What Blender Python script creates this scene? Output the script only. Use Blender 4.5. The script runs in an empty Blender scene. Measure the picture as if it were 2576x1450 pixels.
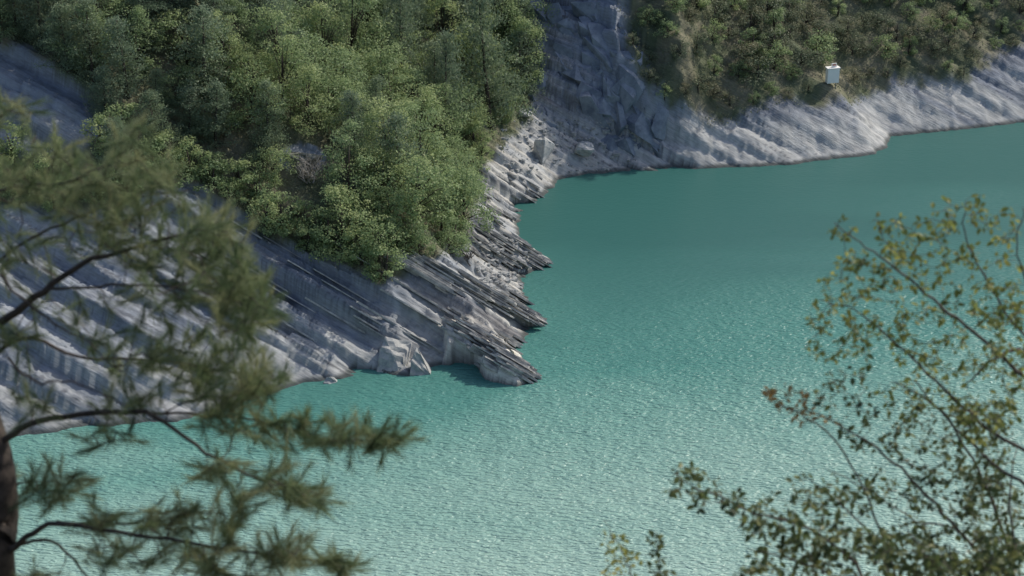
import bpy, bmesh, math, random
import numpy as np
from mathutils import Vector, Matrix
random.seed(7); rng=np.random.default_rng(7)
C=bpy.context.scene.collection
R=math.radians
# ------------------------------------------------------------------ camera
H=60.0; TH=R(25); TX=math.tan(R(15)); TY=TX*9/16
cam_d=bpy.data.cameras.new('camera'); cam=bpy.data.objects.new('camera',cam_d); C.objects.link(cam)
cam.location=(0,0,H); cam.rotation_euler=(R(90)-TH,0,0)
cam_d.sensor_width=36; cam_d.lens=18/TX; cam_d.clip_end=3000; cam_d.clip_start=.1
cam_d.dof.use_dof=True; cam_d.dof.focus_distance=116; cam_d.dof.aperture_fstop=2.8
bpy.context.scene.camera=cam
FW=np.array([0,math.cos(TH),-math.sin(TH)]); UP=np.array([0,math.sin(TH),math.cos(TH)]); RT=np.array([1.,0,0]); CO=np.array([0,0,H])
def ray(x,y): return FW+RT*((x/1288-1)*TX)+UP*((1-y/724.5)*TY)
def onz(x,y,z=0.0):
    d=ray(x,y); t=(z-H)/d[2]; return CO+d*t
def atd(x,y,t): return CO+ray(x,y)*t
def proj(X,Y,Z):
    dx=X;dy=Y;dz=Z-H
    f=dy*FW[1]+dz*FW[2]; u=dy*UP[1]+dz*UP[2]
    f=np.where(f<1,1,f)
    return (dx/f/TX+1)*1288,(1-u/f/TY)*724.5
# ------------------------------------------------------------------ noise
_p=rng.random((64,64,64)).astype(np.float32)
def vn(x,y,z=0.0):
    x,y,z=np.broadcast_arrays(np.asarray(x,float),np.asarray(y,float),np.asarray(z,float))
    xi=np.floor(x).astype(int);yi=np.floor(y).astype(int);zi=np.floor(z).astype(int)
    fx=x-xi;fy=y-yi;fz=z-zi
    fx=fx*fx*(3-2*fx);fy=fy*fy*(3-2*fy);fz=fz*fz*(3-2*fz)
    def g(a,b,c): return _p[(xi+a)&63,(yi+b)&63,(zi+c)&63]
    a=g(0,0,0)*(1-fx)+g(1,0,0)*fx; b=g(0,1,0)*(1-fx)+g(1,1,0)*fx
    c=g(0,0,1)*(1-fx)+g(1,0,1)*fx; d=g(0,1,1)*(1-fx)+g(1,1,1)*fx
    return ((a*(1-fy)+b*fy)*(1-fz)+(c*(1-fy)+d*fy)*fz)*2-1
def fbm(x,y,z=0.0,o=4):
    s=0;a=1;t=0
    for i in range(o):
        s=s+a*vn(x*2**i+i*7.3,y*2**i+i*3.1,z*2**i+i*5.7); t+=a; a*=.5
    return s/t
# ------------------------------------------------------------------ materials
def mat(name):
    m=bpy.data.materials.new(name); m.use_nodes=True; nt=m.node_tree; nt.nodes.clear()
    out=nt.nodes.new('ShaderNodeOutputMaterial'); b=nt.nodes.new('ShaderNodeBsdfPrincipled')
    nt.links.new(b.outputs[0],out.inputs[0]); return m,nt,b,out
def N(nt,t,**k):
    n=nt.nodes.new(t)
    for a,v in k.items(): setattr(n,a,v)
    return n
def mixc(nt,f,a,b,bt='MIX'):
    m=N(nt,'ShaderNodeMix',data_type='RGBA',blend_type=bt)
    for s,v in ((m.inputs[0],f),(m.inputs[6],a),(m.inputs[7],b)):
        if isinstance(v,(int,float)): s.default_value=v
        elif isinstance(v,tuple): s.default_value=(*v,1)
        else: nt.links.new(v,s)
    return m.outputs[2]
def math_(nt,op,a,b=None,c=None,clamp=False):
    m=N(nt,'ShaderNodeMath',operation=op); m.use_clamp=clamp
    for i,v in enumerate((a,b,c)):
        if v is None: continue
        if isinstance(v,(int,float)): m.inputs[i].default_value=v
        else: nt.links.new(v,m.inputs[i])
    return m.outputs[0]
def mrange(nt,v,a,b,c=0,d=1):
    m=N(nt,'ShaderNodeMapRange'); nt.links.new(v,m.inputs[0])
    for i,x in enumerate((a,b,c,d)): m.inputs[i+1].default_value=x
    return m.outputs[0]
def noise(nt,vec,sc,det=4,rough=.55,dist=0):
    n=N(nt,'ShaderNodeTexNoise'); n.inputs['Scale'].default_value=sc; n.inputs['Detail'].default_value=det
    n.inputs['Roughness'].default_value=rough; n.inputs['Distortion'].default_value=dist
    if vec is not None: nt.links.new(vec,n.inputs['Vector'])
    return n.outputs['Fac']
def dot(nt,vec,v):
    n=N(nt,'ShaderNodeVectorMath',operation='DOT_PRODUCT'); nt.links.new(vec,n.inputs[0]); n.inputs[1].default_value=v; return n.outputs['Value']
NB=np.array([.512,.46,.74]); NB/=np.linalg.norm(NB)
E1=np.array([1,-.25,-.54]); E1-=NB*E1.dot(NB); E1/=np.linalg.norm(E1); E2=np.cross(NB,E1)
# terrain: colour of the beds is stored per vertex, fine grain in the shader
M_terrain,nt,b,out=mat('layered_shale_terrain')
pos=N(nt,'ShaderNodeNewGeometry').outputs['Position']
s_=dot(nt,pos,tuple(NB)); u_=dot(nt,pos,tuple(E1)); v_=dot(nt,pos,tuple(E2))
cb=N(nt,'ShaderNodeCombineXYZ'); nt.links.new(math_(nt,'MULTIPLY',s_,7.0),cb.inputs[0]); nt.links.new(math_(nt,'MULTIPLY',u_,1.0),cb.inputs[1]); nt.links.new(math_(nt,'MULTIPLY',v_,1.0),cb.inputs[2])
ln=noise(nt,cb.outputs[0],1,4,.72)
ca=N(nt,'ShaderNodeAttribute',attribute_name='bed_colour').outputs['Color']
k_=mrange(nt,ln,.3,.7,.76,1.2)
kc=N(nt,'ShaderNodeCombineXYZ'); [nt.links.new(k_,kc.inputs[i]) for i in range(3)]
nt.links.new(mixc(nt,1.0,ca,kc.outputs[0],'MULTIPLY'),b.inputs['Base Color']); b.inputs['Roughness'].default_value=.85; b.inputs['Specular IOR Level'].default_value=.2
bp=N(nt,'ShaderNodeBump'); bp.inputs['Strength'].default_value=.8; bp.inputs['Distance'].default_value=.10
nt.links.new(ln,bp.inputs['Height']); nt.links.new(bp.outputs[0],b.inputs['Normal'])
def simple_rock(name,c1,c2,local,sc=3):
    m,nt,b,out=mat(name)
    pos=N(nt,'ShaderNodeTexCoord').outputs['Object'] if local else N(nt,'ShaderNodeNewGeometry').outputs['Position']
    n=noise(nt,pos,sc,5,.65); nt.links.new(mixc(nt,mrange(nt,n,.35,.65),c1,c2),b.inputs['Base Color']); b.inputs['Roughness'].default_value=.85; b.inputs['Specular IOR Level'].default_value=.2
    bp=N(nt,'ShaderNodeBump'); bp.inputs['Strength'].default_value=.7; bp.inputs['Distance'].default_value=.1
    nt.links.new(n,bp.inputs['Height']); nt.links.new(bp.outputs[0],b.inputs['Normal']); return m
M_rock=simple_rock('splintered_shale',(.21,.215,.225),(.54,.525,.49),False,1.6); M_boulder=simple_rock('boulder_rock',(.30,.32,.34),(.50,.50,.49),True); M_stone=simple_rock('scree_rock',(.20,.22,.245),(.42,.42,.41),True); M_block=simple_rock('pale_block_rock',(.27,.285,.30),(.48,.475,.45),True,2)
M_crag=simple_rock('dark_blue_crag',(.12,.145,.195),(.27,.305,.36),False,.8); M_mossy=simple_rock('dull_mossy_rock',(.12,.13,.10),(.26,.26,.24),True,1.4)
def leaf_material(name,c1,c2,c3,trans=.35,rough=.55,wr=.4):
    m,nt,b,out=mat(name)
    at=N(nt,'ShaderNodeAttribute',attribute_name='tint').outputs['Fac']
    oi=N(nt,'ShaderNodeObjectInfo').outputs['Random']
    f=math_(nt,'ADD',math_(nt,'MULTIPLY',at,1-wr),math_(nt,'MULTIPLY',oi,wr))
    r=N(nt,'ShaderNodeValToRGB'); nt.links.new(f,r.inputs[0])
    e=r.color_ramp.elements; e[0].position=.1; e[0].color=(*c1,1); e[1].position=.9; e[1].color=(*c3,1); k=e.new(.5); k.color=(*c2,1)
    nt.links.new(r.outputs[0],b.inputs['Base Color']); b.inputs['Roughness'].default_value=rough; b.inputs['Specular IOR Level'].default_value=.3
    t=N(nt,'ShaderNodeBsdfTranslucent'); nt.links.new(r.outputs[0],t.inputs[0])
    mx=N(nt,'ShaderNodeMixShader'); mx.inputs[0].default_value=trans
    nt.links.new(b.outputs[0],mx.inputs[1]); nt.links.new(t.outputs[0],mx.inputs[2]); nt.links.new(mx.outputs[0],out.inputs[0])
    return m
M_pine=leaf_material('hill_pine_needles',(.13,.185,.13),(.185,.25,.165),(.27,.33,.20),.42)
M_broad=leaf_material('hill_leaves',(.19,.265,.14),(.28,.37,.18),(.42,.475,.22),.47)
M_olive=leaf_material('olive_leaves',(.13,.175,.115),(.19,.22,.135),(.26,.235,.145),.4)
M_needle=leaf_material('near_pine_needles',(.07,.11,.055),(.155,.21,.10),(.32,.33,.18),.45,.45,.15)
M_leafR=leaf_material('near_leaves',(.10,.14,.045),(.21,.25,.075),(.36,.35,.10),.5,.45,.15)
M_leafD=leaf_material('near_dark_leaves',(.055,.085,.04),(.115,.155,.06),(.24,.255,.09),.45,.4,.15)
M_leafO=leaf_material('near_rusty_leaves',(.14,.12,.05),(.27,.18,.07),(.38,.23,.09),.55,.5,.15)
def bark(name,c1,c2,sc=14):
    m,nt,b,out=mat(name)
    p=N(nt,'ShaderNodeTexCoord').outputs['Object']; n=noise(nt,p,sc,4,.65)
    nt.links.new(mixc(nt,mrange(nt,n,.35,.65),c1,c2),b.inputs['Base Color']); b.inputs['Roughness'].default_value=.9
    return m
M_bark=bark('pine_bark',(.025,.02,.017),(.075,.058,.05)); M_twig=bark('grey_brown_twig',(.05,.04,.035),(.15,.12,.10),30)
def plain(name,c,r=.5):
    m,nt,b,out=mat(name); p=N(nt,'ShaderNodeTexCoord').outputs['Object']; n=noise(nt,p,9,3)
    nt.links.new(mixc(nt,n,tuple(x*.93 for x in c),c),b.inputs['Base Color']); b.inputs['Roughness'].default_value=r; return m
M_white=plain('white_paint',(.9,.88,.85)); M_post=plain('grey_post_steel',(.22,.22,.23)); M_red=plain('faded_red_paint',(.55,.2,.15))
# ------------------------------------------------------------------ object helpers
def link(o,parent=None):
    C.objects.link(o)
    if parent is not None: o.parent=parent
    return o
def mk(name,V,F,m,parent=None,smooth=False,tint=None,loc=None):
    me=bpy.data.meshes.new(name)
    if isinstance(V,np.ndarray) and isinstance(F,np.ndarray):
        n=F.shape[1]
        me.vertices.add(len(V)); me.vertices.foreach_set('co',V.astype(np.float32).ravel())
        me.loops.add(F.size); me.loops.foreach_set('vertex_index',F.astype(np.int32).ravel())
        me.polygons.add(len(F)); me.polygons.foreach_set('loop_start',np.arange(0,F.size,n,dtype=np.int32))
        try: me.polygons.foreach_set('loop_total',np.full(len(F),n,dtype=np.int32))
        except Exception: pass
        me.update(calc_edges=True); me.validate()
    else:
        me.from_pydata([tuple(v) for v in V],[],[tuple(f) for f in F]); me.update()
    if smooth: me.polygons.foreach_set('use_smooth',[True]*len(me.polygons))
    if tint is not None:
        a=me.attributes.new('tint','FLOAT','POINT'); a.data.foreach_set('value',np.asarray(tint,dtype=np.float32))
    me.materials.append(m)
    o=bpy.data.objects.new(name,me)
    if loc is not None: o.location=loc
    return link(o,parent)
def tag(o,label,cat,group=None,kind=None):
    if label: o['label']=label
    if cat: o['category']=cat
    if group: o['group']=group
    if kind: o['kind']=kind
    return o
def empty(name,loc=(0,0,0)):
    o=bpy.data.objects.new(name,None); o.location=loc; o.empty_display_size=.2; return link(o)
class MB:
    def __init__(s): s.V=[];s.F=[]
    def tube(s,pts,rad,n=6,cap=True):
        pts=[Vector(p) for p in pts]; b0=len(s.V); k=len(pts)
        ref=Vector((.3,.2,1)).normalized()
        for i,p in enumerate(pts):
            d=(pts[min(i+1,k-1)]-pts[max(i-1,0)])
            if d.length<1e-6: d=Vector((0,0,1))
            d.normalize(); a=d.cross(ref)
            if a.length<.05: a=d.cross(Vector((1,0,0)))
            a.normalize(); b=d.cross(a)
            r=rad[i] if isinstance(rad,(list,tuple)) else rad
            for j in range(n):
                t=2*math.pi*j/n; s.V.append(p+a*(r*math.cos(t))+b*(r*math.sin(t)))
        for i in range(k-1):
            for j in range(n):
                s.F.append((b0+i*n+j,b0+i*n+(j+1)%n,b0+(i+1)*n+(j+1)%n,b0+(i+1)*n+j))
        if cap:
            s.F.append(tuple(b0+j for j in range(n))[::-1]); s.F.append(tuple(b0+(k-1)*n+j for j in range(n)))
    def box(s,c,sz):
        b=len(s.V); c=Vector(c)
        for i in (-1,1):
            for j in (-1,1):
                for k in (-1,1): s.V.append(c+Vector((i*sz[0]/2,j*sz[1]/2,k*sz[2]/2)))
        for f in ((0,1,3,2),(4,6,7,5),(0,4,5,1),(2,3,7,6),(0,2,6,4),(1,5,7,3)): s.F.append(tuple(b+x for x in f))
    def build(s,name,m,parent=None,smooth=True): return mk(name,s.V,s.F,m,parent,smooth)
def unit(a): return a/np.maximum(np.linalg.norm(a,axis=-1,keepdims=True),1e-9)
def quads(c,d,nrm,L,W):
    d=unit(d); w=unit(np.cross(d,nrm)); L=np.asarray(L)[:,None]*.5; W=np.asarray(W)[:,None]*.5
    V=np.stack([c-d*L,c+w*W,c+d*L,c-w*W],1).reshape(-1,3)
    F=np.arange(len(c)*4).reshape(-1,4); return V,F
# ------------------------------------------------------------------ terrain
shore=[(-900,1160),(-500,1150),(-200,1125),(50,1095),(250,1075),(450,1060),(600,1020),(700,985),(760,965),(850,958),(940,938),(1030,948),(1090,922),(1150,912),(1190,918),(1225,955),(1300,975),(1370,945),(1325,915),(1305,870),(1345,835),(1392,800),(1345,770),(1322,735),(1322,700),(1394,655),(1330,618),(1305,590),(1312,545),(1345,510),(1390,482),(1405,455),(1470,440),(1560,432),(1700,430),(1800,424),(1900,420),(2000,412),(2080,402),(2200,388),(2232,372),(2240,345),(2320,335),(2400,330),(2500,318),(2576,308),(2800,290),(3200,280),(3900,262)]
SP=np.array([onz(x,y)[:2] for x,y in shore])
poly=np.vstack([SP,[[400,SP[-1][1]+20],[400,500],[-400,500],[-400,SP[0][1]-5]]])
def inside(X,Y,P):
    r=np.zeros(X.shape,bool); n=len(P)
    for i in range(n):
        x1,y1=P[i];x2,y2=P[(i+1)%n]
        if y1==y2: continue
        c=((y1>Y)!=(y2>Y))&(X<(x2-x1)*(Y-y1)/(y2-y1)+x1); r^=c
    return r
def pdist(X,Y,P,closed=False):
    d=np.full(X.shape,1e9); n=len(P)
    for i in range(n if closed else n-1):
        a=P[i];b=P[(i+1)%n]; ab=b-a; L=ab.dot(ab)+1e-9
        t=np.clip(((X-a[0])*ab[0]+(Y-a[1])*ab[1])/L,0,1)
        d=np.minimum(d,np.hypot(X-a[0]-t*ab[0],Y-a[1]-t*ab[1]))
    return d
def sstep(a,b,x):
    t=np.clip((x-a)/(b-a),0,1); return t*t*(3-2*t)
def hsh(a,b=0): 
    v=np.sin(a*127.1+b*311.7)*43758.5453; return v-np.floor(v)
def terr(s,p,w=.2):
    k=s/p; i=np.floor(k); f=k-i; lo=i+ (hsh(i)-.5)*.5; hi=i+1+(hsh(i+1)-.5)*.5
    return (lo+(hi-lo)*sstep(1-w,1,f))*p
foot=np.array([onz(*p)[:2] for p in ((1118,918),(1190,925),(1225,962),(1300,985),(1385,955),(1350,925),(1300,880),(1230,860),(1125,850))])
step2=np.array([onz(*p)[:2] for p in ((1118,918),(1185,925),(1195,890),(1180,860),(1120,860))])
def height(X,Y):
    wx=X+.35*fbm(X*.5,Y*.5,1.5,3)+.12*vn(X*2.3,Y*2.3,4); wy=Y+.35*fbm(X*.5,Y*.5,9.5,3)+.12*vn(X*2.3,Y*2.3,8)
    sd=pdist(wx,wy,SP); sd=np.where(inside(wx,wy,poly),sd,-sd)
    p=np.maximum(sd,0)
    h=.92*np.minimum(p,5)+.72*np.clip(p-5,0,60)+.35*np.maximum(p-65,0)
    gul=np.exp(-((X-11.0)/5.5)**2)*sstep(151,156,Y)
    h=h+gul*p*.6*(1-sstep(25,40,p))
    h=h+fbm(X*.07,Y*.07,2,4)*2.2*sstep(2,14,p)
    q1=1-np.abs(fbm(X*.20+h*.05,Y*.10-h*.16,3.3,3))*2.6; q2=1-np.abs(fbm(X*.55+h*.1,Y*.25-h*.4,8.3,3))*2.4
    rib=np.exp(-((X-14.2+(Y-160)*.18)/1.3)**2)
    h=h+gul*sstep(1,6,p)*(q1*2.6+q2*1.1-1.5+rib*3.2)
    fd=pdist(wx,wy,foot,True); fin=np.where(inside(wx,wy,foot),fd,-fd); fm=sstep(-.12,.25,fin)*(1-sstep(117.5,119.5,Y))
    f2=pdist(wx,wy,step2,True); f2=np.where(inside(wx,wy,step2),f2,-f2); fm2=sstep(-.1,.2,f2)*(1-sstep(117.5,119.5,Y))
    h=h+fm*(.85+.2*vn(X*.7,Y*.7,5))*(1-.95*sstep(-3.5,2.0,X))+fm2*.6
    h=np.where(sd<0,sd*.7,h)
    s=X*NB[0]+Y*NB[1]+h*NB[2]
    u=X*E1[0]+Y*E1[1]+h*E1[2]; v=X*E2[0]+Y*E2[1]+h*E2[2]
    sv=s+.16*vn(u*.10,v*.10,2)+.4*vn(s*.45,3.3,0)+.03*vn(X*1.5,Y*1.5,3)
    east=sstep(-9,-2,X-(Y-118)*.05)*(1-sstep(5,9,X))*sstep(112,116,Y)
    farb=sstep(12,17,X); west=1-sstep(-13,-8,X)
    m=np.clip(.42+1.1*fbm(u*.07+4,v*.07,s*.30,3),.04,1)
    lowp=1-sstep(1.5,4,p)
    m=m*(1-.68*farb)*(1-.25*west)*(1-.4*lowp*np.clip(farb+west,0,1))
    d=(terr(sv,2.1,.10)-sv)*1.0*m*(1-.3*east)+(terr(sv+.3,.62,.14)-sv-.3)*1.0*np.clip(m*m*1.3+.35*east,0,1)
    d=d+(terr(sv*1.0,.21,.3)-sv)*.9*east*np.clip(.4+fbm(X*.3,Y*.3,4,2)*2,0,1)
    rough_=1-.4*lowp*np.clip(farb+west,0,1)
    d=d+(vn(s*6,u*.12,v*.12)*.04+vn(s*12,u*.2,v*.2)*.02)*rough_
    sh=np.clip(east*.5+fm*.8+gul*.9,0,1)*np.clip(.35+1.3*vn(X*.25+3,Y*.25,9),0.05,1)
    bi=np.floor(sv/.35); bu=np.floor(u/1.9+hsh(bi)*5); bv=np.floor(v/1.1+hsh(bi,3)*5)
    d=d+(hsh(bi+bu*3.7,bv)-.5)*.40*sh
    # broad slabs split by a few irregular cross joints
    bw=np.floor(sv/1.3); cu=np.floor(u/4.5+hsh(bw,7)*5); d=d+(hsh(bw*1.7,cu)-.5)*.5*(1-east)*(1-gul)*(1-.5*farb)*sstep(.5,2,p)
    ck=np.abs(vn(u*.35+2,v*.12,s*.3)); d=d-.25*(1-sstep(0,.05,ck))*(.4+.6*m)
    d=d+(fbm(X*.35,Y*.35,6,3)*.16+fbm(X*1.3,Y*1.3,6,3)*.07)*rough_
    hh=h+d*np.where(sd>0,sstep(-.2,1.2,sd)*.8+.2,.3)*sstep(-1.5,.3,sd)
    S=hh*NB[2]+X*NB[0]+Y*NB[1]+.16*vn(u*.10,v*.10,2)
    l1=fbm(S*1.1,u*.05,v*.05,4); l2=fbm(S*4.5,u*.14,v*.14,3); bg=fbm(X*.13,Y*.13,14,4); fn=fbm(X*1.7,Y*1.7,hh*1.5,3)
    def mx(c,c2,f): return c*(1-f[...,None])+np.array(c2)*f[...,None]
    c=np.ones(X.shape+(3,))*np.array([.175,.20,.245])
    c=mx(c,(.265,.29,.33),sstep(-.35,.35,l1))
    c=mx(c,(.34,.355,.37),.7*sstep(.0,.4,bg+.2*l1))
    zz=hh+bg*2.2
    pale=1-sstep(1.8,4.0,zz)
    c=mx(c,(.40,.405,.40),pale*.65*sstep(-.7,.0,l1))
    c=mx(c,(.43,.435,.43),(1-sstep(2.2,3.3,hh+bg*1.6))*farb*.7*sstep(-.6,.0,l1))
    c=mx(c,(.14,.155,.19),sstep(2.8,4.2,hh+bg*1.6)*farb*.6)
    c=mx(c,(.54,.515,.465),east*(1-gul)*.65*sstep(-.3,.3,l2))
    c=mx(c,(.66,.635,.58),fm*.85)  # tip ledges brightened and warmed: sunlit look put into the rock colour
    c=mx(c,(.065,.07,.085),.75*sstep(.20,.44,l2)*(.15+.75*m+.3*east)*(1-.3*farb))
    for kk,wd,st in ((.9,.05,.6),(.37,.018,.85)):
        ln=np.abs(vn(S*kk+kk,u*.03,v*.03)); c=mx(c,(.055,.06,.075),st*(1-sstep(wd*.35,wd,ln))*sstep(-.3,.25,vn(u*.15,v*.15,S*.5)))
    dk=east*(1-fm)*sstep(.05,.4,vn(S*.55+1.7,u*.03,v*.03)); c=mx(c,(.07,.07,.085),dk*.75*sstep(-.35,.1,fbm(S*7,u*.2,v*.2,2)))
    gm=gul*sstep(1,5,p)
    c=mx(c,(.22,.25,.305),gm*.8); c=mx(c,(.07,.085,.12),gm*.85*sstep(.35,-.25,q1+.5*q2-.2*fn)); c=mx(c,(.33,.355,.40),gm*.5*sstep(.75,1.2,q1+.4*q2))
    c=c*(1+.25*fn)[...,None]
    wet=1-sstep(.10,.34,hh); c=mx(c,(.05,.06,.06),wet*.88)
    return hh,c
def axis(segs):
    a=[]
    for x0,x1,st in segs: a+=list(np.arange(x0,x1,st))
    a.append(segs[-1][1]); return np.array(a)
xs=axis([(-160,-60,5),(-60,-38,1),(-38,-22,.18),(-22,6,.1),(6,22,.14),(22,52,.2),(52,70,1),(70,170,5)])
ys=axis([(85,103,1),(103,111,.2),(111,150,.12),(150,182,.16),(182,200,1),(200,330,5)])
GX,GY=np.meshgrid(xs,ys)
GZ,COL=height(GX,GY)
PX,PY=proj(GX,GY,GZ)
vegL=np.array([(-400,-500),(-400,95),(60,115),(160,190),(290,325),(180,395),(-100,420),(-100,500),(250,540),(400,470),(520,470),(600,530),(650,590),(760,625),(860,660),(960,712),(1005,690),(1060,650),(1120,640),(1165,600),(1185,520),(1215,430),(1260,370),(1340,290),(1335,190),(1295,40),(1280,-500)],float)
vegR=np.array([(1560,-500),(1570,80),(1620,190),(1690,260),(1780,300),(1850,300),(1950,255),(2060,262),(2150,250),(2250,205),(2420,205),(2490,140),(2700,60),(2900,-500)],float)
def softmask(P,w):
    sdp=pdist(PX,PY,P,True); return np.where(inside(PX,PY,P),sdp,-sdp)/w
veg=np.maximum(np.clip(.5+softmask(vegL,70),0,1),np.clip(.5+softmask(vegR,90)*.8,0,1))
patch=fbm(GX*.16,GY*.16,33,3); veg=veg*(1-.9*sstep(.28,.42,patch)*sstep(8,12,GX))
op=np.exp(-((PX-760)/75)**2-((PY-395)/42)**2); veg=veg*(1-sstep(.35,.7,op))
vf=sstep(.32,.68,veg+.35*fbm(GX*1.1,GY*1.1,3,4))
so=sstep(-.4,.4,fbm(GX*.6,GY*.6,8,4))[...,None]
soil=np.array([.09,.11,.065])*(1-so)+np.array([.19,.18,.125])*so
COL=COL*(1-vf[...,None])+soil*vf[...,None]
ny,nx=GX.shape
V=np.stack([GX,GY,GZ],-1).reshape(-1,3)
idx=np.arange(ny*nx).reshape(ny,nx)
F=np.stack([idx[:-1,:-1],idx[:-1,1:],idx[1:,1:],idx[1:,:-1]],-1).reshape(-1,4)
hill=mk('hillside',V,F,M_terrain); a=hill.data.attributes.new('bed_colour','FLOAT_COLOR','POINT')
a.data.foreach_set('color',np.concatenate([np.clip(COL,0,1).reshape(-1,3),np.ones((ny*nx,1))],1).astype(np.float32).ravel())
tag(hill,'steep layered grey shale hillside dropping into the lake','hillside',kind='structure')
def gz(x,y):
    i=min(max(np.searchsorted(xs,x)-1,0),nx-2); j=min(max(np.searchsorted(ys,y)-1,0),ny-2)
    fx=(x-xs[i])/(xs[i+1]-xs[i]); fy=(y-ys[j])/(ys[j+1]-ys[j])
    return (GZ[j,i]*(1-fx)+GZ[j,i+1]*fx)*(1-fy)+(GZ[j+1,i]*(1-fx)+GZ[j+1,i+1]*fx)*fy
def hit(px_,py_):
    d=ray(px_,py_); t=100.
    while t<300:
        p=CO+d*t
        if p[2]<max(gz(p[0],p[1]),0): return Vector(p)
        t+=.12
    return Vector(CO+d*190)
# near bank under the camera
bx=np.arange(-60,60.1,1.0); by=np.arange(-30,72,1.0); BX,BY=np.meshgrid(bx,by)
def bankz(X,Y): return 58.2-1.05*np.maximum(Y,-4)-.0*X+fbm(X*.2,Y*.2,5,3)*.7-.1*np.minimum(Y+4,0)
BZ=bankz(BX,BY); n2,n1=BX.shape; idx=np.arange(n1*n2).reshape(n2,n1)
Fb=np.stack([idx[:-1,:-1],idx[:-1,1:],idx[1:,1:],idx[1:,:-1]],-1).reshape(-1,4)
M_soil,nt,b,out=mat('near_bank_soil'); p=N(nt,'ShaderNodeNewGeometry').outputs['Position']
nt.links.new(mixc(nt,noise(nt,p,2,5),(.03,.04,.02),(.12,.11,.07)),b.inputs['Base Color']); b.inputs['Roughness'].default_value=.95
bank=mk('near_bank',np.stack([BX,BY,BZ],-1).reshape(-1,3),Fb,M_soil,smooth=True); tag(bank,'steep bank below the viewpoint where the near trees grow','bank',kind='structure')
# ------------------------------------------------------------------ water
m,nt,b,out=mat('turquoise_lake_water')
pos=N(nt,'ShaderNodeNewGeometry').outputs['Position']
def mapped(rot,sc):
    mp=N(nt,'ShaderNodeMapping'); mp.inputs['Rotation'].default_value=(0,0,R(rot)); mp.inputs['Scale'].default_value=(*sc,1); nt.links.new(pos,mp.inputs[0]); return mp.outputs[0]
w1=noise(nt,mapped(22,(.85,2.1)),2.3,2,.5,.3); w3=noise(nt,mapped(5,(1,1.6)),.45,1,.5)
wind=noise(nt,mapped(30,(.6,1)),.05,2,.55,.8)
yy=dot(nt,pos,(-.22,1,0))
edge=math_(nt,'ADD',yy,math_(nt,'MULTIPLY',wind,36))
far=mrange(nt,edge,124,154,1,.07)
h=math_(nt,'ADD',w1,math_(nt,'MULTIPLY',w3,.9))
h=math_(nt,'MULTIPLY',h,far)
bp=N(nt,'ShaderNodeBump'); bp.inputs['Strength'].default_value=1; bp.inputs['Distance'].default_value=.29
nt.links.new(h,bp.inputs['Height']); nt.links.new(bp.outputs[0],b.inputs['Normal'])
col=mixc(nt,mrange(nt,edge,99,132),(.35,.495,.44),(.085,.255,.225))  # paler towards the viewer: surface sheen mixed into the base colour
col=mixc(nt,mrange(nt,edge,125,156),col,(.032,.122,.112))  # darker by the far bank: its dark reflection put into the base colour
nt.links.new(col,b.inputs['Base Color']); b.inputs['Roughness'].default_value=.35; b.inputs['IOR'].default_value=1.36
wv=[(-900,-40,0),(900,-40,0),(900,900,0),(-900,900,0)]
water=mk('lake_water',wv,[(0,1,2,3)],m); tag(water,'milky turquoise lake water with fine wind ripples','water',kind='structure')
# ------------------------------------------------------------------ rock things
def block(name,loc,pts,label,seed,m=None,group=None,rz=0,sc=1.0):
    """angular block: convex hull of hand set corners, edges slightly worn"""
    bm=bmesh.new()
    for p in pts: bm.verts.new(Vector(p)*sc)
    r=bmesh.ops.convex_hull(bm,input=bm.verts)
    bmesh.ops.delete(bm,geom=[g for g in r['geom_interior'] if isinstance(g,bmesh.types.BMVert)],context='VERTS')
    bmesh.ops.bevel(bm,geom=list(bm.edges),offset=.04,segments=1,affect='EDGES')
    bmesh.ops.triangulate(bm,faces=bm.faces); bmesh.ops.subdivide_edges(bm,edges=bm.edges,cuts=3,use_grid_fill=True)
    for v in bm.verts:
        c=v.co; k=float(fbm(c.x*2.5+seed,c.y*2.5,c.z*2.5,3)); ss=float(c.dot(Vector(NB))); v.co=c*(1+.07*k)+Vector(E2)*(-.06 if (math.floor(ss*3.1)%2) else .05)
    me=bpy.data.meshes.new(name); bm.to_mesh(me); bm.free(); me.materials.append(m or M_boulder)
    o=bpy.data.objects.new(name,me); o.location=loc; o.rotation_euler=(0,0,rz); link(o); tag(o,label,'rock',group); return o
def hullpts(size,seed,n=14):
    rr=random.Random(seed); P=[]
    for i in range(n):
        v=Vector((rr.gauss(0,1),rr.gauss(0,1),rr.gauss(0,1))).normalized()*rr.uniform(.85,1.1); P.append((v.x*size[0],v.y*size[1],v.z*size[2]))
    return P
block('rock_block',onz(985,936,0),[(-1.25,-.3,-.5),(1.0,-.6,-.5),(-1.3,1.6,-.5),(1.3,1.5,-.5),(-.95,.9,1.5),(-.55,1.7,2.4),(.9,.7,1.0),(1.6,2.0,1.7),(.1,.5,1.3)],'larger pale angular block at the waterline left of the headland tip',11,M_block,sc=.85)
block('rock_block',onz(1060,944,0),[(-1.0,-.4,-.5),(.95,-.1,-.5),(-.9,1.0,-.5),(1.0,1.1,-.5),(-.75,.4,1.0),(-.4,1.1,1.9),(.3,.6,.7)],'smaller wedge shaped pale block at the waterline beside the larger one',14,M_block,sc=.9)
block('rock_block',onz(830,965,0),[(-.8,-.2,-.4),(.8,-.3,-.4),(-.6,.8,-.4),(.8,.9,-.4),(-.3,.3,.5),(.3,.5,.4)],'low flat pale rock at the waterline nearest the near pine',15,M_block,sc=.8)
q=hit(1368,400); block('boulder',q+Vector((0,-.2,.7)),hullpts((1.35,1.1,1.3),21),'big pale boulder lying on scree at the foot of the gully',21)
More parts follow.
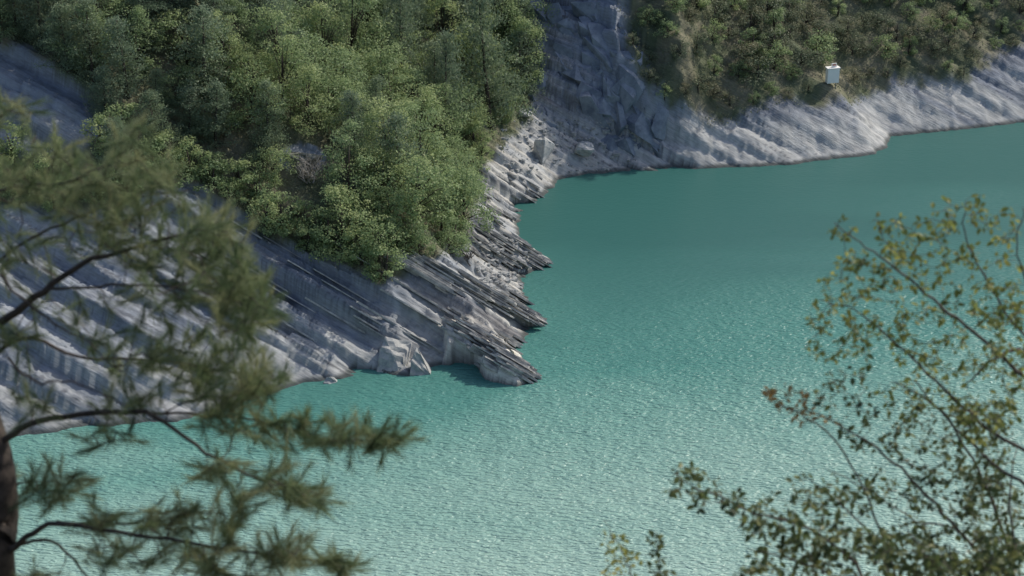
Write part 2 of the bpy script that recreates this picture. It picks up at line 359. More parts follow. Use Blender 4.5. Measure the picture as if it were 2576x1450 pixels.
q=hit(1472,385); block('boulder',q+Vector((0,-.2,.5)),hullpts((1.0,.9,.75),25),'rounded grey boulder on scree right of the big pale one',25)
q=hit(1316,292); block('boulder',q+Vector((0,0,.2)),hullpts((.8,.7,.6),27),'small grey boulder high beside the trees at the gully foot',27)
q=hit(760,410); block('boulder',q+Vector((0,0,.15)),hullpts((1.8,.9,.95),29),'dull grey rock outcrop showing through the trees of the wooded slope',29,M_mossy)
def crags(n,seed):
    rr=random.Random(seed); V=[];F=[]
    for k in range(n):
        t=rr.random(); 
        if rr.random()<.6: x=1455+t*130+rr.gauss(0,38); y=-30+t*400+rr.gauss(0,18)
        else: x=rr.uniform(1310,1660); y=rr.uniform(-30,330)
        if x>1555+max(0,y-40)*.55: continue
        q=hit(x,y); sz=rr.choice((.45,.6,.9,1.4,2.1))*rr.uniform(.8,1.2)
        q=q+Vector((0,.25,-.35))*sz
        bm=bmesh.new(); ax=Vector((rr.uniform(.1,.9),-.35,-.7)).normalized()
        for i in range(rr.randint(8,13)):
            v=Vector((rr.gauss(0,1),rr.gauss(0,1),rr.gauss(0,1))).normalized()
            w=v*sz*.75+ax*v.dot(ax)*sz*rr.uniform(.3,.8); bm.verts.new(q+w)
        r=bmesh.ops.convex_hull(bm,input=bm.verts)
        bmesh.ops.delete(bm,geom=[g for g in r['geom_interior'] if isinstance(g,bmesh.types.BMVert)],context='VERTS')
        bm.verts.index_update(); b0=len(V)
        V+=[v.co.copy() for v in bm.verts]; F+=[tuple(b0+v.index for v in f.verts) for f in bm.faces]; bm.free()
    o=mk('crag_rock',V,F,M_crag); tag(o,'jagged dark blue crags broken out of the bare gully wall','rock',kind='stuff')
crags(120,8)
def plates(name,zones,label,mt,seed):
    rr=random.Random(seed); V=[];F=[]
    e1=Vector(E1);nb=Vector(NB);e2=Vector(E2)
    for (x0,x1,y0,y1,slant,n,ll,ww,tt) in zones:
        for k in range(n):
            fx=rr.random(); x=x0+(x1-x0)*fx; y=y0+(y1-y0)*rr.random()+slant*fx
            q=hit(x,y)
            if q.z<.1: continue
            L=rr.uniform(*ll);W=rr.uniform(*ww);T=rr.uniform(*tt); b0=len(V)
            tw=rr.uniform(-.05,.05); a_=(e1+e2*tw).normalized(); c_=nb.cross(a_)
            o=q-nb*T*.25
            ring=[(-.5,-.5),(.0+rr.uniform(-.2,.2),-.55),(.5+rr.uniform(0,.1),-.35),(.55,.1+rr.uniform(-.2,.2)),(.42,.5),(-.1+rr.uniform(-.2,.2),.45),(-.5,.5)]
            for sg in (-.5,.5):
                for (p_,r_) in ring: V.append(o+a_*p_*L*rr.uniform(.92,1.05)+c_*r_*W*rr.uniform(.9,1.1)+nb*T*sg)
            m_=7
            F.append(tuple(b0+j for j in range(m_))[::-1]); F.append(tuple(b0+m_+j for j in range(m_)))
            for j in range(m_): F.append((b0+j,b0+(j+1)%m_,b0+m_+(j+1)%m_,b0+m_+j))
    o=mk(name,V,F,mt); tag(o,label,'rock',kind='stuff')
plates('shale_plates',[(1040,1385,640,690,125,180,(1.6,5.0),(.3,.8),(.05,.15)),(1180,1385,560,640,50,90,(1.0,3.2),(.25,.7),(.05,.13)),(1130,1365,770,850,100,90,(1.0,3.0),(.3,.8),(.07,.17)),(1200,1360,430,560,0,70,(.7,2.2),(.2,.6),(.05,.13)),
 (560,1130,560,780,120,32,(2.5,6),(.25,.7),(.05,.12)),(1200,1370,880,930,30,50,(.8,2.4),(.3,.7),(.08,.18))],'thin splintered shale plates sticking out along the rock beds',M_rock,5)
V=[];F=[]
for k in range(520):
    zone=random.random()
    if zone<.5: q=hit(random.uniform(1200,1330),random.uniform(600,740))
    else: q=hit(random.uniform(1260,1600),random.uniform(300,440))
    if q.z<.12: continue
    s=random.uniform(.06,.24)*(1.5 if random.random()<.12 else 1); b0=len(V)
    for i in range(2):
        for j in range(5):
            t=j*1.256+random.uniform(-.3,.3); V.append(q+Vector((math.cos(t)*s*random.uniform(.7,1.2),math.sin(t)*s*random.uniform(.6,1.1),(i-.3)*s*.8)))
    F.append(tuple(b0+j for j in range(5))[::-1]); F.append(tuple(b0+5+j for j in range(5)))
    for j in range(5): F.append((b0+j,b0+(j+1)%5,b0+5+(j+1)%5,b0+5+j))
o=mk('scree_stones',V,F,M_stone); tag(o,'loose broken stones strewn along the shore ledges','scree',kind='stuff')
# ------------------------------------------------------------------ hillside trees
def crown_broad(seed,Ht=5.,Rd=1.9,nc=34,nl=85,leaf=.17,low=.22):
    g=np.random.default_rng(seed); cs=[]
    P=[];D=[];Nn=[];T=[]
    for k in range(nc):
        t=g.random(); z=Ht*(low+(1-low)*t); prof=math.sin(math.pi*min(1,(.12+.88*t))**.85)**.6 if t<.97 else .3
        a=g.random()*6.283; r=Rd*prof*(.35+.65*math.sqrt(g.random()))*(1+.3*math.sin(a*2+seed))
        c=np.array([math.cos(a)*r,math.sin(a)*r,z]); cr=g.uniform(.36,.78)*Rd/1.9; cs.append(c)
        v=unit(g.normal(size=(nl,3))); rad=cr*(.5+.6*g.random((nl,1)))
        pos=c+v*rad*np.array([1.1,1.1,.75]); P.append(pos)
        Nn.append(unit(v*.6+np.array([0,0,.8])+g.normal(size=(nl,3))*.35)); D.append(g.normal(size=(nl,3))+v*.8)
        ct=g.uniform(.25,.65); T.append(np.clip(ct+.25*v[:,2]+g.normal(size=nl)*.07,0,1))
    P=np.vstack(P);D=np.vstack(D);Nn=np.vstack(Nn);T=np.concatenate(T)
    V,F=quads(P,D,Nn,leaf*g.uniform(.7,1.4,len(P)),leaf*.62*g.uniform(.7,1.3,len(P)))
    return V,F,np.repeat(T,4),cs
def crown_pine(seed,Ht=7.,Rd=1.7,leaf=.2,dens=1.0):
    g=np.random.default_rng(seed); P=[];D=[];Nn=[];T=[];cs=[]
    z=Ht*.08
    while z<Ht*.99:
        f=z/Ht; L0=Rd*(1-f)**.6*1.12+.15
        for k in range(g.integers(5,8)):
            a=g.random()*6.283; L=L0*g.uniform(.5,1.2)*(1+.22*math.sin(a+seed)+.12*math.sin(2*a+z)); 
            dr=np.array([math.cos(a),math.sin(a),0.]); lift=g.uniform(.05,.5)
            ct=g.uniform(.15,.65)
            ns=max(2,int(L/.36)); cs.append((z,a,L))
            for q in range(ns):
                r=L*(q+1)/ns; c=np.array([0,0,z])+dr*r+np.array([0,0,lift*r-.08*r*r])+g.normal(size=3)*.08
                n=int(22*dens); v=g.normal(size=(n,3))*np.array([.21,.21,.13]); P.append(c+v)
                D.append(dr*.7+np.array([0,0,.7])+g.normal(size=(n,3))*.6); Nn.append(np.array([0,-.2,1.])+g.normal(size=(n,3))*.5)
                T.append(np.clip(ct+.3*(q/ns)+g.normal(size=n)*.08+v[:,2],0,1))
        z+=g.uniform(.30,.44)
    P=np.vstack(P);D=np.vstack(D);Nn=np.vstack(Nn);T=np.concatenate(T)
    V,F=quads(P,D,Nn,leaf*g.uniform(.7,1.3,len(P)),leaf*.34*g.uniform(.7,1.3,len(P)))
    return V,F,np.repeat(T,4),cs
def proto(kind,seed):
    g=random.Random(seed); mb=MB()
    if kind=='pine':
        Ht=g.uniform(5.2,6.8); V,F,T,cs=crown_pine(seed,Ht,g.uniform(1.6,2.0)); m=M_pine
        mb.tube([(0,0,-.8),(.03,0,Ht*.4),(0,.04,Ht*.95)],[.15,.10,.02],7)
        for z,a,L in cs[::4]: mb.tube([(0,0,z),(math.cos(a)*L*.8,math.sin(a)*L*.8,z+.25*L)],[.03,.01],4)
    else:
        Ht,Rd={'broad':(4.8,2.0),'shrub':(2.1,1.15),'olive':(1.9,1.4)}[kind]; Ht*=g.uniform(.85,1.25)
        V,F,T,cs=crown_broad(seed,Ht,Rd,*( (46,80,.15,.06) if kind=='broad' else (20,80,.13,.05)))
        m={'broad':M_broad,'shrub':M_broad,'olive':M_olive}[kind]
        mb.tube([(0,0,-.8),(.06,.03,Ht*.4),(0,.05,Ht*.75)],[.10,.07,.03],7)
        for c in cs[::2]: mb.tube([(0,0,max(.1,c[2]*.45)),tuple(c*np.array([.6,.6,.9])),tuple(c)],[.03,.02,.01],4)
    return mb.build('trunk',M_bark).data, mk('crown',V,F,m,None,False,T).data
protos={}
for kind,n in (('pine',5),('broad',5),('shrub',3),('olive',3)): protos[kind]=[proto(kind,100+len(kind)*17+i*13) for i in range(n)]
for o in list(C.objects):
    if o.name.startswith(('trunk','crown')): bpy.data.objects.remove(o)
NAME={'pine':('pine_tree','tree'),'broad':('broadleaf_tree','tree'),'shrub':('green_shrub','shrub'),'olive':('olive_shrub','shrub')}
def plant(kind,p,sc,label,group=None,var=None,slim=1.0):
    tm,cm=random.choice(protos[kind]) if var is None else protos[kind][var]
    e=empty(NAME[kind][0],(p[0],p[1],p[2]-.1)); e.rotation_euler=(random.uniform(-.1,.1),random.uniform(-.1,.1),random.uniform(0,6.28)); 
    w=random.uniform(.9,1.2)*slim; e.scale=(sc*w,sc*w,sc)
    tag(e,label,NAME[kind][1],group)
    t=bpy.data.objects.new('trunk',tm); link(t,e); c=bpy.data.objects.new('crown',cm); link(c,e)
specials=[('pine',(1235,320),1.75,'tallest dark pine beside the blue rock gully at the forest edge',0,.75),
('pine',(1120,350),1.5,'tall slender pine just left of the tallest pine near the gully',1,.72),
('pine',(1010,235),1.55,'tall pine left of the slender one near the top centre of the forest',2,.72),
('broad',(1165,575),1.25,'bright leafy tree on the headland edge directly above the ledges',1,1),
('shrub',(965,705),1.25,'lowest round bright shrub hanging over the striped cliff',0,1),
('shrub',(1130,640),1.0,'pale shrub beside the bare twisted bush on the headland',1,1),
('broad',(860,650),1.0,'leafy tree just up the slope from the lowest round shrub',2,1),
('broad',(1040,560),1.35,'large light green leafy crown just left of the headland edge tree',3,1),
('broad',(880,200),1.55,'pale yellow green tree rising high in the middle of the forest',0,.85)]
placed=[]
for k,(x,y),s,l,v,sl in specials:
    q=hit(x,y); plant(k,q,s,l,None,v,sl); placed.append((q.x,q.y))
LAB={('pine','low'):('dark pine near the lower forest edge above the striped cliff','pines near the lower forest edge'),
('pine','mid'):('dark pine in the middle of the wooded slope','pines in the middle of the wooded slope'),
('pine','top'):('hazy pine high on the wooded slope at the top of the view','pines high on the wooded slope'),
('broad','low'):('light green broadleaf tree near the lower forest edge','broadleaf trees near the lower forest edge'),
('broad','mid'):('green broadleaf tree in the middle of the wooded slope','broadleaf trees in the middle of the wooded slope'),
('broad','top'):('green broadleaf tree high on the wooded slope','broadleaf trees high on the wooded slope'),
('shrub','low'):('small green shrub fringing the top of the striped cliff','shrubs fringing the striped cliff')}
tries=0; nL=0
while tries<14000 and nL<240:
    tries+=1
    x=random.uniform(-48,8); y=random.uniform(108,182)
    z=gz(x,y); ux,uy=proj(np.array([x]),np.array([y]),np.array([z])); ux=float(ux[0]);uy=float(uy[0])
    if not(-120<ux<1400 and -130<uy<730): continue
    A=(np.array([ux]),np.array([uy]))
    if not inside(A[0],A[1],vegL)[0]: continue
    ed=float(pdist(A[0],A[1],vegL,True)[0])
    if 690<ux<830 and 350<uy<500: continue
    md=1.0 if ed<55 else 1.8
    if any((x-a)**2+(y-b)**2<md*md for a,b in placed): continue
    placed.append((x,y)); nL+=1
    zone='top' if uy<110 else ('mid' if uy<400 else 'low')
    rightish=ux>780 and uy>120
    if (ed<50 and uy>300) or (650<ux<860 and 480<uy<620): kind='shrub'; sc=random.uniform(.8,1.3); zone='low'
    else:
        kind='broad' if random.random()<(.85 if rightish else .45) else 'pine'
        sc=random.uniform(.7,1.2)*(.8 if ed<110 and uy>250 else 1)
        if ux<500: sc*=.85
    plant(kind,(x,y,z),sc,*LAB[(kind,zone)])
placed=[];tries=0;nR=0
while tries<9000 and nR<130:
    tries+=1
    x=random.uniform(10,60); y=random.uniform(150,190); z=gz(x,y)
    ux,uy=proj(np.array([x]),np.array([y]),np.array([z])); ux=float(ux[0]);uy=float(uy[0])
    if not(1500<ux<2680 and -60<uy<320): continue
    if not inside(np.array([ux]),np.array([uy]),vegR)[0]: continue
    if abs(ux-2092)<55 and 150<uy<330: continue
    ed=float(pdist(np.array([ux]),np.array([uy]),vegR,True)[0])
    if ux>2150 and random.random()<.5: continue
    if float(fbm(x*.16,y*.16,33,3))>.3: continue
    if any((x-a)**2+(y-b)**2<2.0 for a,b in placed): continue
    placed.append((x,y)); nR+=1
    k='olive' if random.random()<.6 else 'shrub'; sc=random.uniform(.35,.65) if ed<45 else random.uniform(.6,1.25)
    side='left of the white box sign' if ux<2080 else 'right of the white box sign'
    plant(k,(x,y,z),sc,('dull olive scrub bush' if k=='olive' else 'green scrub bush')+' on the far slope '+side,('olive bushes' if k=='olive' else 'green bushes')+' on the far slope '+side)
mask=(veg>.35)&(PX>-100)&(PX<2700)&(PY>-80)&(PY<760)
ii=np.argwhere(mask); sel=ii[rng.integers(0,len(ii),48000)]
P=np.stack([GX[sel[:,0],sel[:,1]],GY[sel[:,0],sel[:,1]],GZ[sel[:,0],sel[:,1]]],1)
keep=fbm(P[:,0]*.5,P[:,1]*.5,1,3)>-.2; P=P[keep]; n=len(P)
P=P+rng.normal(size=(n,3))*np.array([.15,.15,0])+np.array([0,0,1])*rng.uniform(0,.45,(n,1))
Vg,Fg=quads(P,rng.normal(size=(n,3))+np.array([0,0,.6]),rng.normal(size=(n,3))*.6+np.array([0,-.2,1]),rng.uniform(.12,.28,n),rng.uniform(.06,.14,n))
o=mk('undergrowth',Vg,Fg,M_olive,None,False,np.repeat(np.clip(.45+.5*fbm(P[:,0]*.3,P[:,1]*.3,7,3)+rng.normal(size=n)*.15,0,1),4)); tag(o,'low scrubby undergrowth covering the soil between the trees','undergrowth',kind='stuff')
def twig_bush(name,q,size,label,seed,mat_,n=26):
    rr=random.Random(seed); mb=MB(); e=empty(name,q)
    def grow(p,d,L,r,dep):
        pts=[p]; 
        for k in range(3):
            d=(d+Vector((rr.uniform(-.5,.5),rr.uniform(-.5,.5),rr.uniform(-.15,.4)))).normalized(); pts.append(pts[-1]+d*L/3)
        mb.tube(pts,[r,r*.85,r*.7,r*.5],4,False)
        if dep>0:
            for _ in range(3): grow(pts[rr.randint(1,3)],(d+Vector((rr.uniform(-1,1),rr.uniform(-1,1),rr.uniform(-.2,.7)))).normalized(),L*.7,r*.55,dep-1)
    for k in range(n): grow(Vector((rr.uniform(-.15,.15)*size,rr.uniform(-.15,.15)*size,-.1)),Vector((rr.uniform(-1,1),rr.uniform(-1,1),1)).normalized(),size*.45,.035*size**.5,3)
    mb.build('branches',mat_,e); tag(e,label,'bush'); return e
M_dry=plain('dry_grey_wood',(.44,.41,.38),.9); M_dark=plain('dark_dead_wood',(.06,.05,.045),.9)
twig_bush('dry_bush',hit(780,455),2.4,'leafless grey bush standing among the green trees',4,M_dry,10)
twig_bush('bare_bush',hit(1180,665),1.9,'small dark bare twisted bush on the headland ledge',6,M_dark,3)
# ------------------------------------------------------------------ white box sign on far slope
q=hit(2092,216); s=empty('marker_box',q); s.rotation_euler=(0,0,R(14)); s.scale=(.95,.95,1.05); tag(s,'white upright box sign on short posts standing on the far slope','sign')
mb=MB(); mb.box((0,0,.95),(1.15,.55,1.25)); mb.build('body',M_white,s,False)
mb=MB(); mb.box((0,0,1.615),(1.27,.67,.07)); mb.build('lid',M_white,s,False)
for sx in (-.4,.4):
    mb=MB(); mb.tube([(sx,0,-1.0),(sx,0,.32)],.05,8); mb.build('post',M_post,s,False)
mb=MB(); mb.box((.1,0,1.82),(.5,.09,.33)); tp=mb.build('top_plate',M_white,s,False)
mb=MB(); mb.box((.1,-.056,1.86),(.34,.02,.13)); mb.build('red_stripe',M_red,tp,False)
# ------------------------------------------------------------------ foreground trees
def smooth_path(pts,k=5):
    pts=[np.array(p) for p in pts]; out=[]
    for i in range(len(pts)-1):
        p0=pts[max(i-1,0)];p1=pts[i];p2=pts[i+1];p3=pts[min(i+2,len(pts)-1)]
        for j in range(k):
            t=j/k; out.append(.5*((2*p1)+(-p0+p2)*t+(2*p0-5*p1+4*p2-p3)*t*t+(-p0+3*p1-3*p2+p3)*t**3))
    out.append(pts[-1]); return out
class Branch: pass
def make_network(branches,blobs,r0=.006,seed=1,cm=1.0):
    """each spray end is joined to the nearest wood already grown, giving forking twigs"""
    g=np.random.default_rng(seed); nodes=[];own=[];dirs=[]
    B=[]
    for (pl,ra,rb) in branches:
        path=smooth_path([atd(*p) for p in pl]); br=Branch(); br.mb=MB(); n=len(path)
        path=[p+g.normal(size=3)*.006 for p in path]
        br.mb.tube(path,[ra+(rb-ra)*i/(n-1) for i in range(n)],7); br.ends=[]; B.append(br)
        for i,p in enumerate(path):
            if i>1: nodes.append(p);own.append(len(B)-1);dirs.append(unit(path[i]-path[i-1]))
    ends=[]
    for (cx,cy,rx,ry,cnt,d,sp) in blobs:
        for _ in range(max(1,int(cnt*cm))):
            a=g.random()*6.283; r=math.sqrt(g.random()); ends.append(atd(cx+math.cos(a)*r*rx,cy+math.sin(a)*r*ry,d+g.normal()*sp))
    NA=np.array(nodes); dd=[np.min(np.linalg.norm(NA-e,axis=1)) for e in ends]
    order=np.argsort(dd); nod=list(nodes)
    for i in order:
        e=ends[i]; NA=np.array(nod); dist=np.linalg.norm(NA-e,axis=1); k=int(np.argmin(dist+ (dist<.05)*1)); st=nod[k]; o=own[k]
        L=np.linalg.norm(e-st); d0=dirs[k]
        m1=st+(e-st)*.35+d0*L*.18+g.normal(size=3)*L*.05; m2=st+(e-st)*.72+d0*L*.14+np.array([0,0,-.05*L])+g.normal(size=3)*L*.05
        path=[st,m1,m2,e]; rr=r0*min(1.6,.6+L*1.2)
        B[o].mb.tube(path,[rr,rr*.8,rr*.65,rr*.45],4,False)
        B[o].ends.append((path,L))
        for q,dv in ((m1,m1-st),(m2,m2-m1),(e,e-m2)): nod.append(q); own.append(o); dirs.append(unit(dv))
    return B
def needles(ends,g,n=80,L=.085,W=.0032,base=.5):
    P=[];D=[];T=[];Ls=[]
    for path,l in ends:
        a=unit(path[3]-path[2]); e=path[3]; ax=unit(a+np.array([.3,0,.25])+g.normal(size=3)*.15)
        k=n; t=g.random(k)**.8; org=e+np.outer(t-.6,ax)*.24
        v=unit(g.normal(size=(k,3))); v=v-np.outer(v@ax,ax); v=unit(v)
        dr=unit(v*(.75-.5*t[:,None])+ax*(.55+.6*t[:,None])+g.normal(size=(k,3))*.1)
        P.append(org);D.append(dr);ct=np.clip(base+g.normal()*.24,0,1);T.append(np.clip(ct+g.normal(size=k)*.14+.12*dr[:,2],0,1)); Ls.append(L*g.uniform(.65,1.25,k))
    P=np.vstack(P);D=np.vstack(D);T=np.concatenate(T);Ls=np.concatenate(Ls)[:,None]
    w=unit(np.cross(D,unit(g.normal(size=D.shape))))*W
    sag=np.array([0,0,-.008])
    V=np.stack([P-w*.5,P+w*.5,P+D*Ls+w*.15+sag,P+D*Ls-w*.15+sag],1).reshape(-1,3)
    return V,np.arange(len(V)).reshape(-1,4),np.repeat(T,4)
def leaves(ends,g,per=5,L=.05,base=.5):
    V=[];F=[];T=[]
    prof=[(0,0),(.25,.30),(.55,.36),(.82,.2),(1,0)]
    for path,l in ends:
        k=max(per,int(per*l/.12)); k=min(k,per*3)
        ct=base+g.normal()*.18
        for q in range(k):
            t=.3+.7*(q+g.random()*.6)/k; t=min(t,1); sidx=1 if t<.6 else 2
            tt=min((t-.3)/.3 if sidx==1 else (t-.6)/.4,1); tt=max(tt,0)
            p=path[sidx]*(1-tt)+path[sidx+1]*tt
            a=unit(path[3]-path[1]+1e-6); s=unit(g.normal(size=3)); dr=unit(a*.55+s*.8+np.array([0,0,-.1])); nn=unit(np.array([0,-.25,1])+g.normal(size=3)*.7)
            w=unit(np.cross(dr,nn)); nn=np.cross(w,dr); ll=L*g.uniform(.5,1.3); p=p+dr*.012
            b0=len(V)
            for (u_,h_) in prof: V.append(p+dr*ll*u_-nn*ll*.18*u_*u_)
            for sg in (1,-1):
                for (u_,h_) in prof[1:4]: V.append(p+dr*ll*u_+w*sg*ll*h_*.82+nn*ll*(.10*h_*2-.18*u_*u_))
            for sg,off in ((0,5),(1,8)):
                fs=[(0,1,off),(1,2,off+1,off),(2,3,off+2,off+1),(3,4,off+2)]
                for f in fs: F.append(tuple(b0+x for x in (f if sg==1 else f[::-1])))
            T+= [min(1,max(0,ct+g.normal()*.2))]*11
    return V,F,T
g=np.random.default_rng(31)
pine=empty('pine_tree',(-3.45,10.6,float(bankz(np.array(-3.45),np.array(10.6))))); tag(pine,'large near pine at the left edge with long needle tufts','tree')
def attach(o,root): 
    o.location=-Vector(root.location); return o
tb=[atd(-40,1448,12.2)+np.array([-.0,-.1,-6.5]),atd(-35,1448,12.2)+np.array([0,0,-2.5]),atd(-18,1460,12.1),atd(-6,1330,12.1),atd(-10,1180,12.1),atd(-50,1030,12.2),atd(-120,860,12.4),atd(-190,600,12.5),atd(-240,300,12.6),atd(-260,0,12.8),atd(-270,-500,13)]
mb=MB(); tp_=smooth_path(tb,4); mb.tube(tp_,[.17-.13*i/(len(tp_)-1) for i in range(len(tp_))],10); attach(mb.build('trunk',M_bark,pine),pine)
PB=[([(-200,620,12.4),(0,480,12.2),(150,465,12),(260,420,11.9),(340,360,11.8)],.016,.005),
([(-120,900,12.3),(0,815,12.2),(110,730,12.0),(230,655,11.9),(420,600,11.8),(560,590,11.7)],.034,.005),
([(-80,950,12.3),(60,850,12.4),(200,900,12.3),(420,910,12.3),(640,950,12.2)],.016,.004),
([(110,730,12.0),(250,720,11.7),(420,720,11.5),(600,760,11.4)],.011,.004),
([(0,1110,12.1),(100,1060,12.0),(260,1040,11.8),(390,1045,11.6),(520,1140,11.5),(690,1215,11.4),(800,1240,11.3)],.024,.004),
([(300,1040,11.8),(480,1040,11.9),(650,1060,11.9),(820,1105,11.9),(990,1105,11.9)],.010,.003),
([(20,1390,12.0),(70,1350,11.9),(140,1315,11.7),(260,1335,11.5),(470,1365,11.4),(680,1395,11.3),(850,1425,11.2)],.022,.004),
([(20,1380,12.0),(130,1360,12.1),(220,1450,12.0),(320,1540,12.0)],.013,.004),
([(-20,1250,12.2),(50,1215,12.1),(150,1215,12.0)],.010,.004),
([(140,1315,11.7),(300,1320,11.8),(430,1290,11.8),(560,1290,11.8)],.010,.003),
([(-190,420,12.5),(-80,330,12.3),(0,290,12.2),(40,270,12.2)],.012,.004),
([(-100,760,12.4),(20,640,12.4),(160,560,12.3),(320,500,12.2),(470,480,12.1)],.012,.004),
([(20,900,11.6),(90,960,11.5),(180,960,11.5),(300,1010,11.5)],.009,.003),
([(0,690,11.6),(100,790,11.5),(200,850,11.5),(300,930,11.5)],.009,.003)]
BL=[(325,345,35,40,8,11.9,.15),(330,460,130,75,42,11.9,.25),(120,410,120,60,24,12,.25),(20,300,60,60,14,12.2,.2),(30,480,60,60,12,12.2,.2),
(150,560,170,100,36,12,.3),(400,590,160,90,60,11.8,.3),(540,640,90,90,46,11.7,.25),(610,770,70,85,52,11.5,.25),(450,740,140,70,38,11.7,.3),
(60,660,80,80,12,12.1,.25),(180,790,110,40,8,12.1,.3),(320,890,110,60,26,12.2,.3),(520,900,120,60,44,12.2,.25),(650,960,65,40,26,12.2,.2),(30,880,50,60,10,12.2,.2),
(540,990,140,40,30,12.0,.2),(300,1010,130,35,16,11.9,.2),(90,1020,70,35,8,12,.2),
(600,1060,110,35,20,11.9,.15),(720,1085,85,34,24,11.9,.15),(860,1100,75,30,22,11.9,.15),(970,1105,55,24,20,11.9,.12),
(560,1190,65,35,14,11.5,.15),(690,1215,70,35,18,11.4,.15),(775,1250,50,28,15,11.3,.15),(270,1110,60,30,7,11.9,.15),
(150,1225,50,45,18,12.0,.15),(60,1230,50,50,12,12.1,.15),
(255,1315,55,28,14,11.6,.12),(430,1310,80,40,26,11.6,.15),(580,1290,60,40,18,11.7,.15),(540,1385,100,35,20,11.4,.15),(710,1390,75,32,22,11.3,.15),(845,1420,42,22,14,11.2,.1),(300,1400,120,28,14,11.5,.15),(620,1440,110,20,12,11.4,.15),(90,1470,100,30,8,12,.2)]
for br in make_network(PB,BL,.0055,3):
    o=attach(br.mb.build('branch',M_bark,pine),pine)
    if br.ends:
        V,F,T=needles(br.ends,g,105,.10,.0029); nb_=mk('needle_tufts',V,F,M_needle,o,False,T)
def near_tree(name,label,base,PBs,BLs,mat_,seed,L=.05,per=5,r0=.004,trunk=None,base_t=.5,cm=1.0):
    g=np.random.default_rng(seed); bz=float(bankz(np.array(base[0]),np.array(base[1])))
    e=empty(name,(base[0],base[1],bz)); tag(e,label,'tree' if 'tree' in name else 'shrub')
    if trunk:
        mb=MB(); pth=smooth_path([np.array([base[0],base[1],bz-.3])]+[atd(*p) for p in trunk[0]],4); n=len(pth)
        mb.tube(pth,[trunk[1]+(trunk[2]-trunk[1])*i/(n-1) for i in range(n)],8); attach(mb.build('trunk',M_twig,e),e)
    for br in make_network(PBs,BLs,r0,seed,cm):
        o=attach(br.mb.build('branch',M_twig,e),e)
        if br.ends:
            V,F,T=leaves(br.ends,g,per,L,base_t); mk('leaves',V,F,mat_,o,False,T)
    return e
near_tree('broadleaf_tree','tall sparse near tree at the right edge with yellow green leaves',(3.6,11.5),
[([(2660,1020,12),(2560,930,12),(2470,850,11.9),(2370,770,11.8),(2270,690,11.8),(2180,620,11.7),(2100,560,11.7)],.015,.003),
([(2620,1150,12),(2500,1090,12),(2420,1020,12),(2330,940,12),(2240,850,12),(2150,780,12),(2060,760,12)],.013,.003),
([(2660,1010,12.2),(2576,885,12.3),(2500,905,12.2),(2430,960,12.2)],.015,.005),
([(2640,900,12),(2540,800,12.2),(2480,700,12.2),(2430,600,12.2),(2430,510,12.2)],.010,.003),
([(2600,760,12),(2560,640,12),(2576,520,12)],.007,.003),
([(2620,1250,12),(2520,1180,12),(2440,1110,12.1),(2340,1010,12.1),(2240,960,12.1)],.013,.004)],
[(2110,570,40,30,8,11.7,.1),(2210,640,80,45,30,11.8,.15),(2300,560,120,40,26,12,.2),(2430,520,60,40,12,12.2,.15),(2350,650,120,60,42,12,.2),(2500,600,70,80,28,12.2,.2),
(2150,700,90,50,22,11.9,.2),(2270,760,120,60,42,12,.2),(2440,760,110,70,50,12,.2),(2100,800,70,50,20,12,.2),(2210,860,110,60,36,12,.2),(2400,900,120,60,54,12.1,.2),(2540,900,50,120,50,12.1,.2),
(2060,890,50,30,9,12,.1),(2300,1000,110,50,34,12.1,.2),(2480,1050,90,70,60,12,.2),(2560,740,30,70,16,12.1,.2)],M_leafR,5,.043,4,.0032,
([(2720,1500,12),(2690,1250,12),(2670,1080,12),(2640,900,12),(2620,700,12),(2640,480,12)],.07,.012))
near_tree('broadleaf_tree','arching near tree at the lower right with rust tipped twigs',(3.0,12.0),
[([(2560,1520,12.2),(2470,1400,12.2),(2370,1290,12.1),(2270,1180,12),(2160,1100,12),(2060,1045,12),(1960,1020,11.9)],.014,.003),
([(2560,1480,12.4),(2520,1330,12.4),(2460,1180,12.4),(2380,1050,12.4),(2300,960,12.4)],.014,.004),
([(2500,1440,12.3),(2400,1330,12.4),(2300,1310,12.4),(2180,1230,12.4),(2080,1180,12.4)],.008,.003),
([(2560,1400,12.3),(2540,1250,12.2),(2560,1120,12.2)],.010,.003)],
[(2140,980,90,60,26,12,.15),(2200,1090,100,50,22,12,.15),(2330,1100,100,80,44,12.2,.2),(2460,1130,90,100,84,12.3,.25),(2380,1230,110,70,66,12.2,.2),(2500,1290,80,100,110,12.3,.25),(2200,1230,110,50,28,12.3,.2),(2420,1390,110,60,84,12.2,.2),(2540,1420,50,50,54,12.3,.2),(2280,1370,110,60,50,12.3,.2)],M_leafD,8,.042,4,.0032,
([(2600,1700,12.2),(2565,1500,12.2)],.05,.03),.45)
near_tree('rusty_shrub','near twig spray of rust orange leaves over the water at right',(2.4,12.4),
[([(2300,1600,12),(2220,1350,12),(2120,1130,12),(2010,1040,11.8),(1950,1015,11.8)],.009,.003)],
[(1990,1000,75,32,26,11.8,.1),(2050,1040,60,25,12,11.8,.1)],M_leafO,9,.036,4,.0024,([(2330,1750,12),(2300,1600,12)],.03,.009))
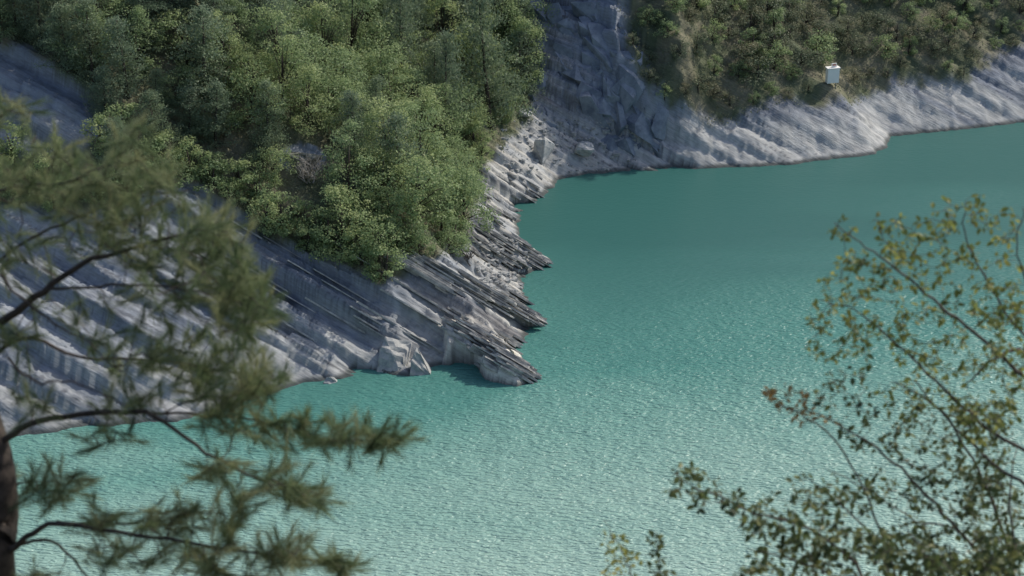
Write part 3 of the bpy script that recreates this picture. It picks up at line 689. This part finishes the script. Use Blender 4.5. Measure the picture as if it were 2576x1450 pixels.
near_tree('leafy_shrub','dense dark leaved near shrub spreading along the bottom right',(2.2,11.4),
[([(2250,1560,11.5),(2150,1420,11.5),(2040,1330,11.4),(1900,1290,11.3),(1780,1240,11.3),(1690,1190,11.3)],.012,.003),
([(2200,1560,11.5),(2080,1440,11.4),(1960,1400,11.3),(1880,1380,11.3)],.010,.003),
([(2260,1560,11.6),(2220,1400,11.6),(2140,1290,11.6),(2060,1230,11.6)],.010,.003),
([(2320,1560,11.6),(2340,1440,11.6),(2280,1320,11.6)],.010,.003),
([(2450,1560,11.6),(2480,1440,11.6),(2520,1350,11.6)],.010,.003)],
[(1730,1210,70,35,14,11.3,.1),(1810,1250,70,40,18,11.3,.12),(1920,1300,90,50,34,11.3,.15),(2040,1330,100,70,54,11.4,.2),(2120,1260,90,60,30,11.6,.2),(2000,1400,110,50,50,11.4,.2),(2160,1390,100,70,64,11.5,.2),(2290,1400,80,60,58,11.6,.2),(2000,1235,70,40,12,11.6,.15),(2400,1440,110,40,66,11.6,.2),(1900,1440,60,20,12,11.3,.1),(2520,1400,60,60,64,11.6,.2)],M_leafD,12,.048,4,.0028,
([(2260,1750,11.6),(2250,1560,11.5)],.04,.02),.45)
near_tree('small_sapling','slim taller sapling with reddish tip at the bottom centre',(1.0,11.9),
[([(1640,1600,12),(1600,1480,12),(1570,1400,12),(1530,1330,12),(1520,1310,12)],.006,.002)],
[(1550,1370,30,45,10,12,.06),(1590,1430,35,40,12,12,.08),(1540,1430,20,30,5,12,.06)],M_leafR,15,.042,4,.002,([(1660,1750,12),(1640,1600,12)],.012,.006),.8)
near_tree('small_sapling','slim dark green sapling poking up just right of the taller sapling',(1.3,11.8),
[([(1700,1600,11.9),(1670,1460,11.9),(1650,1380,11.9),(1650,1340,11.9)],.006,.002)],
[(1650,1370,25,35,8,11.9,.06),(1665,1430,35,30,11,11.9,.06)],M_leafD,16,.042,4,.002,([(1710,1750,11.9),(1700,1600,11.9)],.012,.006))
# ------------------------------------------------------------------ light
EL=R(43); AZ=R(52)
sd=Vector((math.sin(AZ)*math.cos(EL),math.cos(AZ)*math.cos(EL),math.sin(EL)))
L=bpy.data.lights.new('sun','SUN'); L.energy=3.7; L.angle=R(.7); L.color=(1,.93,.80)
lo=bpy.data.objects.new('sun',L); lo.rotation_euler=sd.to_track_quat('Z','Y').to_euler(); C.objects.link(lo)
w=bpy.data.worlds.new('World'); bpy.context.scene.world=w; w.use_nodes=True
nt=w.node_tree; bg=nt.nodes['Background']; sk=nt.nodes.new('ShaderNodeTexSky'); sk.sky_type='NISHITA'; sk.sun_disc=False; sk.sun_elevation=EL; sk.sun_rotation=AZ; sk.dust_density=2.0
nt.links.new(sk.outputs[0],bg.inputs[0]); bg.inputs[1].default_value=.15
sc=bpy.context.scene; sc.view_settings.view_transform='Standard'; sc.view_settings.look='None'; sc.view_settings.exposure=0
